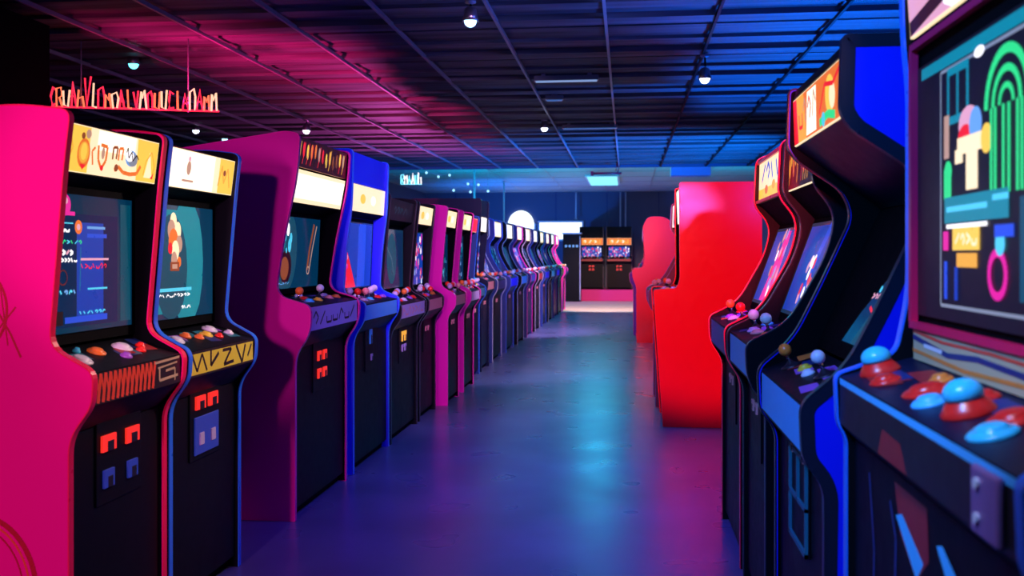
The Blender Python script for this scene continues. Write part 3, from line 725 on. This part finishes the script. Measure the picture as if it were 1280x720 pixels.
for i, (cn, sm, mqf, pm) in enumerate(far):
    w = .82
    left('arcade_cabinet', Z, Z + w, 'slanted', '%s arcade machine, %s past the tall navy one in the left row' % (cn, ordn[i]),
         side=sm, trim=[TM_WHITE, TM_BLUE, TM_WHITE, TM_MAG][i % 4], mq=mqf, sc=[sc_busy, sc_teal, sc_dark][i % 3], pf=pf_plain(pm), coin='small', detail=0,
         dx=.015 * i, body=DARK if i % 2 else BLACK)
    Z += w + .36
# ------------------------------------------------------------------ right row
def right(name, Xk, Z0, Z1, shape, label, group='arcade machines in the right row', **kw):
    D = SHAPES[shape]['D']
    return cabinet(name, (Xk + D / 2, (Z0 + Z1) / 2, 0), R(-90), shape, Z1 - Z0, label, group, **kw)
def low_big(a, r):
    a.poly([(.33, 1), (.53, 1), (.54, .90), (.47, .84), (.37, .90)], A_DKRED)
    a.poly([(.34, .93), (.38, .945), (.51, .885), (.47, .84)], SKY); a.poly([(.58, .945), (.61, .955), (.71, .905), (.67, .865)], SKY)
    a.stroke([(.30, .95), (.34, .88), (.33, .70)], .012, NAVY); a.stroke([(.14, .97), (.18, .80), (.16, .5)], .012, NAVY)
right('large_arcade_cabinet', .455, 1.12, 2.10, 'big', 'huge close-up arcade machine with a red screen frame and cyan ball-top joysticks',
      side=BLACK, trim=TM_BLUE, body=BLACK, mq=mq_pinkart, sc=sc_game, pf=lambda a, r: (a.rect(0, 0, 1, 1, A_BLK), a.poly([(.33, 0), (.52, 0), (.48, .45), (.36, .5)], A_DKRED), a.rect(0, .86, 1, 1, SKY)), coin=None, lower_art=low_big,
      buttons=[('d', -.39, .42), ('b', -.27, .30, REDB, .024), ('b', -.07, .45, REDB, .034), ('b', -.13, .72, ORANGEP, .018), ('b', .03, .30, SKY, .024),
               ('d', .17, .42), ('b', .10, .72, REDB, .020), ('b', .28, .60, REDB, .030), ('b', .33, .30, CYANP, .028), ('b', .40, .75, ORANGEP, .018)])
bigc = [o for o in bpy.data.objects if o.name == 'large_arcade_cabinet'][0]
mb = MB(); mb.box(.335, .425, -.428, -.418, .935, 1.02, mat('violet_plate', (.30, .16, .42), .35, .3)); plt = mb.build('metal_plate', bigc, .004)
for zb_ in (.957, 1.0):
    mb = MB(); c_ = (.362, -.428, zb_); mb.add([(c_[0] + .007 * math.cos(R(k * 30)), -.428 - dpt, c_[2] + .007 * math.sin(R(k * 30))) for dpt in (0, .004) for k in range(12)],
        [list(range(12))[::-1], list(range(12, 24))] + [(k, (k + 1) % 12, 12 + (k + 1) % 12, 12 + k) for k in range(12)], WHITEP); mb.build('bolt', plt)
right('hooded_arcade_cabinet', .46, 2.33, 3.10, 'hooded', 'blue-sided arcade machine with a deep black hood and bright orange and red marquee',
      side=BLUE, trim=TM_BLACK, body=BLACK, inner=INNER, border=.028, mq=mq_red, sc=sc_hood, pf=pf_plain(SKY), coin='door',
      buttons=[('s', -.28, .4, ORANGEP, A_BLK), ('b', -.12, .5, YELLOWP, .018), ('b', 0, .45, WHITEP, .016), ('s', .14, .6, WHITEP, A_BLK), ('b', .30, .5, A_BLK, .018)])
right('arcade_cabinet', .46, 3.30, 3.93, 'slanted', 'black arcade machine half hidden between the blue hooded one and the red-trimmed one',
      trim=TM_BLACK, mq=mq_comic, sc=sc_blueart, pf=pf_plain(SKY), coin='small')
right('red_trimmed_arcade_cabinet', .46, 4.03, 4.80, 'slanted', 'black arcade machine with red edge molding and blue letters on its yellow marquee',
      trim=TM_RED, mq=mq_blueword, sc=sc_pink, pf=pf_plain(TEAL), coin='small', mqframe=TM_RED)
right('red_arcade_cabinet', .267, 7.30, 7.98, 'block', 'big glossy red arcade machine standing alone at the right of the aisle',
      side=RED, trim=TM_RED, mq=mq_white, sc=sc_dark, pf=pf_plain(A_LAV), coin='small', inner=INNER)
right('arcade_cabinet', .24, 8.25, 8.95, 'slanted', 'dark arcade machine right behind the big glossy red one', side=NAVY, trim=TM_BLUE, mq=mq_white, sc=sc_busy, pf=pf_plain(A_LAV), coin='small', detail=1)
right('rounded_red_arcade_cabinet', .14, 14.25, 14.95, 'round', 'small far red arcade machine with a rounded top at the aisle end',
      side=RED, trim=TM_RED, mq=mq_white, sc=sc_busy, pf=pf_plain(A_SALMON), coin='small', inner=INNER, detail=1)
right('arcade_cabinet', .10, 15.6, 16.35, 'slanted', 'blue arcade machine past the small rounded red one on the right', side=BLUE, trim=TM_WHITE, mq=mq_white, sc=sc_busy, pf=pf_plain(A_LAV), coin='small', detail=0)
# ------------------------------------------------------------------ far end
for i, (px, lab, wd) in enumerate([(740, 'black arcade machine with an orange marquee, left one on the magenta platform', .68), (774, 'black arcade machine with an orange marquee, right one on the magenta platform', .72)]):
    cabinet('arcade_cabinet', (lateral(px, 27.7), 27.75, .32), 0, 'header', wd, lab, 'arcade machines on the platform', mq=mq_orange, sc=sc_busy, pf=pf_plain(A_DKRED), coin='red4', detail=0)
x0, x1 = lateral(703.5, 26.6), lateral(726, 26.6)
mb = MB(); mb.box(x0, x1, 26.6, 26.9, .0045, 1.86, BLACK); mb.box(x0 - .02, x1 + .02, 26.57, 26.93, 1.86, 1.9, TM_WHITE)
for k in range(4): mb.box(x0 + .06 + k * .1, x0 + .12 + k * .1, 26.59, 26.6, 1.50, 1.56, G_SKYB)
mb.box(x1 - .03, x1 - .01, 26.59, 26.6, .05, 1.8, TM_WHITE)
tag(mb.build('display_partition', bevel=.004), 'tall black partition with a pale top edge ending the left row', 'partition')
mb = MB(); p = at(862, 216, 15.0); mb.box(p.x - .28, p.x + .32, 15.0, 15.35, 2.50, 2.68, A_LAV); mb.box(p.x - .30, p.x + .34, 14.98, 15.37, 2.68, 2.70, METAL)
mb.tube([(p.x, 15.2, 2.69), (p.x, 15.2, CH2)], .012, METAL)
tag(mb.build('ceiling_unit', bevel=.005), 'pale violet box unit hanging from the far ceiling above the red machine', 'air unit')
# thin poles
for i, (px, y0, Zp, lab) in enumerate([(593, 236, 20.0, 'thin pale pole rising behind the magenta machines'), (630, 243, 24.0, 'thin pale pole beside the bright arched window'),
                                      (720, 250, 28.3, 'thin pipe on the back wall above the bright window'), (775.5, 248, 28.3, 'left one of two close pipes on the back wall'), (782, 248, 28.3, 'right one of two close pipes on the back wall')]):
    p = at(px, y0, Zp); mb = MB(); z0 = .004 if Zp < 27 else (.32 if px > 727 else 2.35)
    mb.tube([(p.x, Zp, z0), (p.x, Zp, CH2 - .012)], .022, TM_WHITE); mb.lathe([(.05, 0), (.05, .012), (.03, .02)], METAL, (p.x, Zp, z0)); mb.lathe([(.03, -.02), (.05, -.012), (.05, 0)], METAL, (p.x, Zp, CH2 - .012))
    if px == 720: mb.tube([(p.x, Zp, z0), (p.x, BW, z0)], .022, TM_WHITE)
    tag(mb.build('pipe'), lab, 'pipe', 'thin pipes and poles at the far end')

# ------------------------------------------------------------------ hanging things
def spot_fixture(px, py, Z, bulbcol, s, label, drop=None, col=None):
    p = at(px, py, Z); zc_ = CH if Z < CE else CH2
    root = empty('hanging_spotlight', (p.x, p.y, p.z)); tag(root, label, 'spotlight', 'small spotlights hanging from the ceiling')
    mb = MB(); top = zc_ - p.z - (.035 if Z < CE else 0)
    mb.tube([(0, 0, .04), (.003, 0, top * .5), (0, 0, top)], .006, BLACK); mb.lathe([(.008, top - .02), (.03, top - .012), (.03, top)], BARM); mb.build('cord', root)
    mb = MB(); mb.lathe([(.014, .055), (.03, .045), (.036, .01), (.044, -.02), (.040, -.02), (.030, .012)], METAL); mb.build('housing', root)
    mb = MB(); mb.lathe([(max(.0005, .032 * math.cos(R(a))), .032 * math.sin(R(a)) - .018) for a in range(-90, 60, 15)], glow('bulb_' + bulbcol[0], bulbcol[1], s)); mb.build('bulb', root)
    return p
bc = ('cyan', (.1, .8, 1.0)); bw = ('white', (.75, .85, 1.0)); bb = ('blue', (.35, .65, 1.0))
spot_fixture(167, 77, 6.2, bc, 5, 'cyan spotlight hanging above the left red neon sign')
spot_fixture(588, 22, 4.9, bb, 4, 'pale blue spotlight hanging at the very top of the view')
spot_fixture(881, 95, 6.4, bw, 8, 'white spotlight hanging on the right over the red machine')
spot_fixture(680.5, 158, 9.3, bw, 5, 'small white spotlight hanging in the middle of the ceiling')
spot_fixture(383, 161, 9.0, bw, 5, 'small white spotlight just above the tall magenta machine')
spot_fixture(245, 161, 9.6, bw, 4, 'tiny white spotlight below the right end of the red neon sign')
spot_fixture(281, 172, 10.6, bb, 3, 'tiny blue spotlight behind the second machine of the left row')
for (px0, px1, py, lab, m, grp) in [(668, 748, 100, 'longest pale strip light on the dark ceiling, nearest one', glow('strip_dim', (.35, .55, 1.0), .55), 0), (703, 772, 160, 'dim strip light on the ceiling beyond the small spotlight', glow('strip_faint', (.1, .3, .9), .35), 0), (682, 704, 124, 'short faint strip light between the two longer ones', glow('strip_faint', (.1, .3, .9), .35), 0), (705, 740, 210, 'x', None, 1)]:
    if grp: continue
    Z = F * (CH - .05 - H) / (VPY - py); a, b = lateral(px0, Z), lateral(px1, Z)
    mb = MB(); mb.box(a, b, Z - .03, Z + .03, CH - .055, CH - .02, METAL); mb.box(a + .01, b - .01, Z - .022, Z + .022, CH - .062, CH - .055, m)
    mb.box(a + .05, a + .08, Z - .01, Z + .01, CH - .02, CH + .05, BARM); mb.box(b - .08, b - .05, Z - .01, Z + .01, CH - .02, CH + .05, BARM)
    tag(mb.build('ceiling_strip_light'), lab, 'strip light', 'strip lights on the ceiling')
# far ceiling lamp panel
PANEL = glow('cyan_panel_light', (.25, .85, .95), 1.2)
Zp = 24.0; mb = MB(); a, b = lateral(737, Zp), lateral(772, Zp)
mb.box(a - .05, b + .05, 22.3, 25.2, CH2 - .05, CH2 - .012, FRM); mb.box(a, b, 22.4, 25.1, CH2 - .06, CH2 - .05, PANEL)
tag(mb.build('ceiling_lamp_panel'), 'wide cyan lamp panel on the far teal ceiling above the aisle end', 'ceiling light')
# red hanging bracket
Zb = 13.9; mb = MB(); p = at(770, 200, Zb); rm = mat('red_tube', (.8, .02, .05), .4)
mb.tube([(p.x + .02, Zb, CH - .03), (p.x - .01, Zb, 2.66 - .18), (p.x + .05, Zb, 2.56), (p.x + .02, Zb, 2.44)], .014, rm)
mb.tube([(p.x - .33, Zb, 2.45), (p.x + .08, Zb, 2.45)], .016, rm); mb.box(p.x - .36, p.x - .32, Zb - .03, Zb + .03, 2.42, 2.48, rm)
tag(mb.build('hanging_bracket'), 'red bent tube bracket hanging at the far edge of the dark ceiling', 'bracket')

# red neon sign (illegible script letters)
def neon(name, px0, px1, py0, py1, Z, n, mats, label, seed, r=.006, tilt=0, spikes=()):
    a = at(px0, py1, Z); b = at(px1, py1 + tilt, Z); hgt = at(px0, py0, Z).z - a.z
    root = empty(name, ((a.x + b.x) / 2, Z, min(a.z, b.z))); tag(root, label, 'neon sign')
    rr = random.Random(seed); O = Vector(root.location); L = b.x - a.x
    m = MB(); dz = b.z - a.z
    m.tube([(a.x - O.x, .02, a.z - O.z + .012), (b.x - O.x, .02, b.z - O.z + .012)], .006, mats[0])
    m.build('base_tube', root)
    zc_ = CH if Z < CE else CH2
    m = MB()
    for t in (.18, .82): m.tube([(a.x + L * t - O.x, .02, a.z + dz * t - O.z), (a.x + L * t - O.x, .02, zc_ - O.z - (.02 if Z < CE else .0))], .004, BARM)
    m.build('hanging_wire', root)
    w = L / n
    G = {'h': [(0, 0), (0, 1), (0, .5), (.7, .6), (.75, 0)], 'u': [(0, .8), (.05, .1), (.6, 0), (.7, .85)], 'n': [(0, 0), (0, .8), (.5, .95), (.75, .6), (.75, 0)], 'l': [(.2, 1.1), (.2, .05), (.7, 0)],
         'c': [(.7, .8), (.3, .95), (0, .5), (.2, .05), (.75, .1)], 'm': [(0, 0), (.05, .8), (.35, .5), (.6, .85), (.8, 0)], 'a': [(0, 0), (.35, .95), (.75, 0), (.6, .4), (.15, .4)], 'r': [(0, 0), (0, .85), (.6, .9), (.7, .5), (.2, .45), (.75, 0)], 'v': [(0, .9), (.35, 0), (.75, .95)]}
    for i in range(n):
        g = G[rr.choice(list(G))]; x = a.x + w * (i + .1); zz = a.z + dz * (i / n)
        h = hgt * rr.uniform(.72, 1.0) * (1.5 if i in spikes else 1)
        m = MB(); m.tube([(x + gx * w * 1.05 - O.x, -.01 + .02 * rr.random(), zz + gz * h - O.z + .01) for gx, gz in g], r, mats[1 + i % (len(mats) - 1)], 6)
        m.build('neon_letter', root)
NR = glow('neon_red', (1.0, .02, .06), 1.6); NO = glow('neon_orange', (1.0, .16, .07), 1.5); NC = glow('neon_pale', (1.0, .55, .35), 1.3); NB = glow('neon_blue', (.1, .2, 1.0), 1.5)
neon('neon_sign', 62, 272, 107, 135, 5.6, 24, [NR, NR, NO, NC, NR, NO, NR, NC], 'red and orange neon letters strung above the pink machine', 5, .0065, 6, (3, 5))
NCY = glow('neon_cyan', (.2, .8, 1.0), 1.6)
neon('neon_sign', 501, 527, 216, 231, 16.5, 6, [NCY, NCY, G_WHITE], 'small cyan neon letters on the teal area behind the blue machine', 9, .012)
# string of small lights in the teal area
root = empty('string_lights', at(560, 232, 17)); tag(root, 'string of tiny pale cyan bulbs looping under the teal far ceiling', 'string lights')
O = Vector(root.location); pl = [at(x, y, 17.0) - O for x, y in [(533, 214), (548, 219), (562, 217), (567, 236), (585, 228), (588, 238), (598, 229), (610, 237)]]
mb = MB(); top0 = Vector((pl[0].x, 0, CH2 - O.z - .001)); mb.tube([top0] + pl + [Vector((pl[-1].x, 0, CH2 - O.z - .001))], .006, TM_WHITE, 6); mb.build('wire', root)
for q in pl: link('bulb', ball_mesh(glow('fairy_bulb', (.35, .8, 1.0), 1.6), .022), root, q - Vector((0, 0, .028)))

# ------------------------------------------------------------------ lights
def spot(loc, tgt, col, W, ang=60, blend=.6, size=.08):
    l = bpy.data.lights.new('spot', 'SPOT'); l.color = col; l.energy = W; l.spot_size = R(ang); l.spot_blend = blend; l.shadow_soft_size = size
    o = bpy.data.objects.new('spot_lamp', l); COL.objects.link(o); o.location = loc
    o.rotation_euler = (Vector(tgt) - Vector(loc)).to_track_quat('-Z', 'Y').to_euler(); return o
def area(loc, tgt, col, W, sx, sy):
    l = bpy.data.lights.new('area', 'AREA'); l.color = col; l.energy = W; l.shape = 'RECTANGLE'; l.size = sx; l.size_y = sy
    o = bpy.data.objects.new('area_lamp', l); COL.objects.link(o); o.location = loc
    o.rotation_euler = (Vector(tgt) - Vector(loc)).to_track_quat('-Z', 'Y').to_euler(); return o
spot((-1.45, -1.2, 1.6), (-2.0, 2.7, 1.0), (1.0, .35, .75), 330, 38, .5, .12)       # pink machine side
spot((-.95, -1.0, 1.95), (-1.75, 4.6, 1.2), (1.0, .35, .8), 300, 16, .7, .10)         # magenta machine
spot((-.35, 3.7, 2.4), (-1.5, 8.0, 1.0), (.85, .4, 1.0), 420, 46, .8, .1)
spot((.05, 9.0, 2.4), (-1.45, 10.6, .98), (.9, .6, 1.0), 330, 80, .8, .1)            # row beyond
spot((-.35, -.5, 2.1), (.6, 7.4, 1.15), (1.0, .05, .06), 2000, 17, .5, .06)             # red machine
spot((-.15, 2.0, 2.4), (.4, 14.3, 1.2), (1.0, .04, .06), 1200, 9, .5, .06)
spot((.96, -1.2, 2.15), (.43, 7.3, 1.58), (1.0, .12, .85), 420, 4.2, .7, .06)             # magenta glare on the red machine
spot((-.7, .9, 2.5), (.55, 2.6, .8), (.06, .34, 1.0), 300, 70, .8, .1)              # right fronts
spot((.7, 4.2, 2.5), (-1.5, 6.5, .9), (.12, .2, 1.0), 110, 80, .8, .1)               # left fronts, blue
spot((-.1, 4.62, 2.2), (-1.5, 3.3, .93), (1.0, .7, .6), 170, 44, .8, .1)
spot((-.4, 1.4, 2.2), (-1.45, 2.9, .9), (1.0, .5, .35), 75, 20, .8, .1)
spot((-.2, 1.0, 2.3), (.5, 1.6, 1.04), (1.0, .75, .8), 34, 44, .8, .08)             # near control deck
spot((-.4, 11.0, 2.5), (-.35, 9.6, 0), (.0, .50, 1.0), 200, 62, 1, .15)              # cyan pool on the floor
spot((-.4, 7.4, 2.5), (-.4, 6.8, 0), (.05, .16, 1.0), 180, 80, 1, .15)
spot((-.3, 4.6, 2.5), (-.4, 4.9, 0), (.12, .05, 1.0), 210, 90, 1, .15)
spot((.5, 3.6, 2.5), (.3, 4.6, 0), (.60, .03, .8), 80, 60, 1, .15)
spot((-.5, 1.8, 2.5), (-.35, 3.0, 0), (.32, .04, 1.0), 90, 80, 1, .15)
spot((.0, 15.0, 2.5), (-1.4, 16, .9), (.9, .5, 1.0), 900, 70, .8, .15)
spot((-.5, 20.0, 3.0), (-.6, 24.4, 0), (1.0, .60, .38), 1500, 54, .6, .2)            # carpet at the end
spot((-.2, 24.0, 3.0), (-.6, 27, .2), (.8, .1, .6), 170, 46, .6, .2)
# ceiling washes from behind the rows
spot((-3.4, 4.0, .6), (-2.9, 8.0, 2.62), (1.0, .01, .20), 3000, 72, .9, .2)
spot((-2.9, 12.6, .6), (-2.2, 11.0, 2.62), (.8, .10, .6), 400, 100, .9, .2)
spot((1.9, 5.5, .5), (1.35, 4.7, 2.62), (.0, .13, 1.0), 700, 92, .9, .2)
spot((1.6, 8.4, .5), (1.2, 7.6, 2.62), (.0, .13, 1.0), 900, 95, .9, .2)
spot((1.8, 11.0, .5), (.2, 12.5, 2.62), (.0, .18, 1.0), 2000, 98, .9, .2)
spot((1.6, 3.0, 1.95), (.5, 3.9, 2.62), (.0, .06, 1.0), 60, 150, .9, .2)
spot((-3.6, 18.5, .4), (-2.0, 19.5, 3.14), (.0, .55, 1.0), 900, 130, .9, .2)
spot((2.4, 18.5, .4), (1.0, 19.5, 3.14), (.0, .55, 1.0), 700, 130, .9, .2)
spot((-4.0, 24.5, .4), (-2.0, 26.0, 3.14), (.0, .2, 1.0), 700, 140, .9, .2)
area((lateral(745, 19.5), 19.5, CH2 - .05), (lateral(745, 19.5), 19.5, 0), (.02, .65, 1.0), 75, .6, 3.0)
w = bpy.data.worlds.new('World'); SC.world = w; w.use_nodes = True
w.node_tree.nodes['Background'].inputs['Color'].default_value = (.05, .09, .35, 1); w.node_tree.nodes['Background'].inputs['Strength'].default_value = .05

# ------------------------------------------------------------------ camera
cam = bpy.data.cameras.new('camera'); co = bpy.data.objects.new('camera', cam); COL.objects.link(co)
cam.sensor_width = 36; cam.lens = F / 1280 * 36
co.location = (0, 0, H); co.rotation_euler = (R(90), 0, TH)
cam.shift_y = -(360 - VPY) / 1280
cam.clip_start = .05; cam.clip_end = 100
cam.dof.use_dof = True; cam.dof.focus_distance = 4.5; cam.dof.aperture_fstop = 4.0
SC.camera = co
SC.view_settings.view_transform = 'Standard'; SC.view_settings.look = 'None'; SC.view_settings.gamma = 1
SC.view_settings.exposure = 0.0; SC.view_settings.use_curve_mapping = False
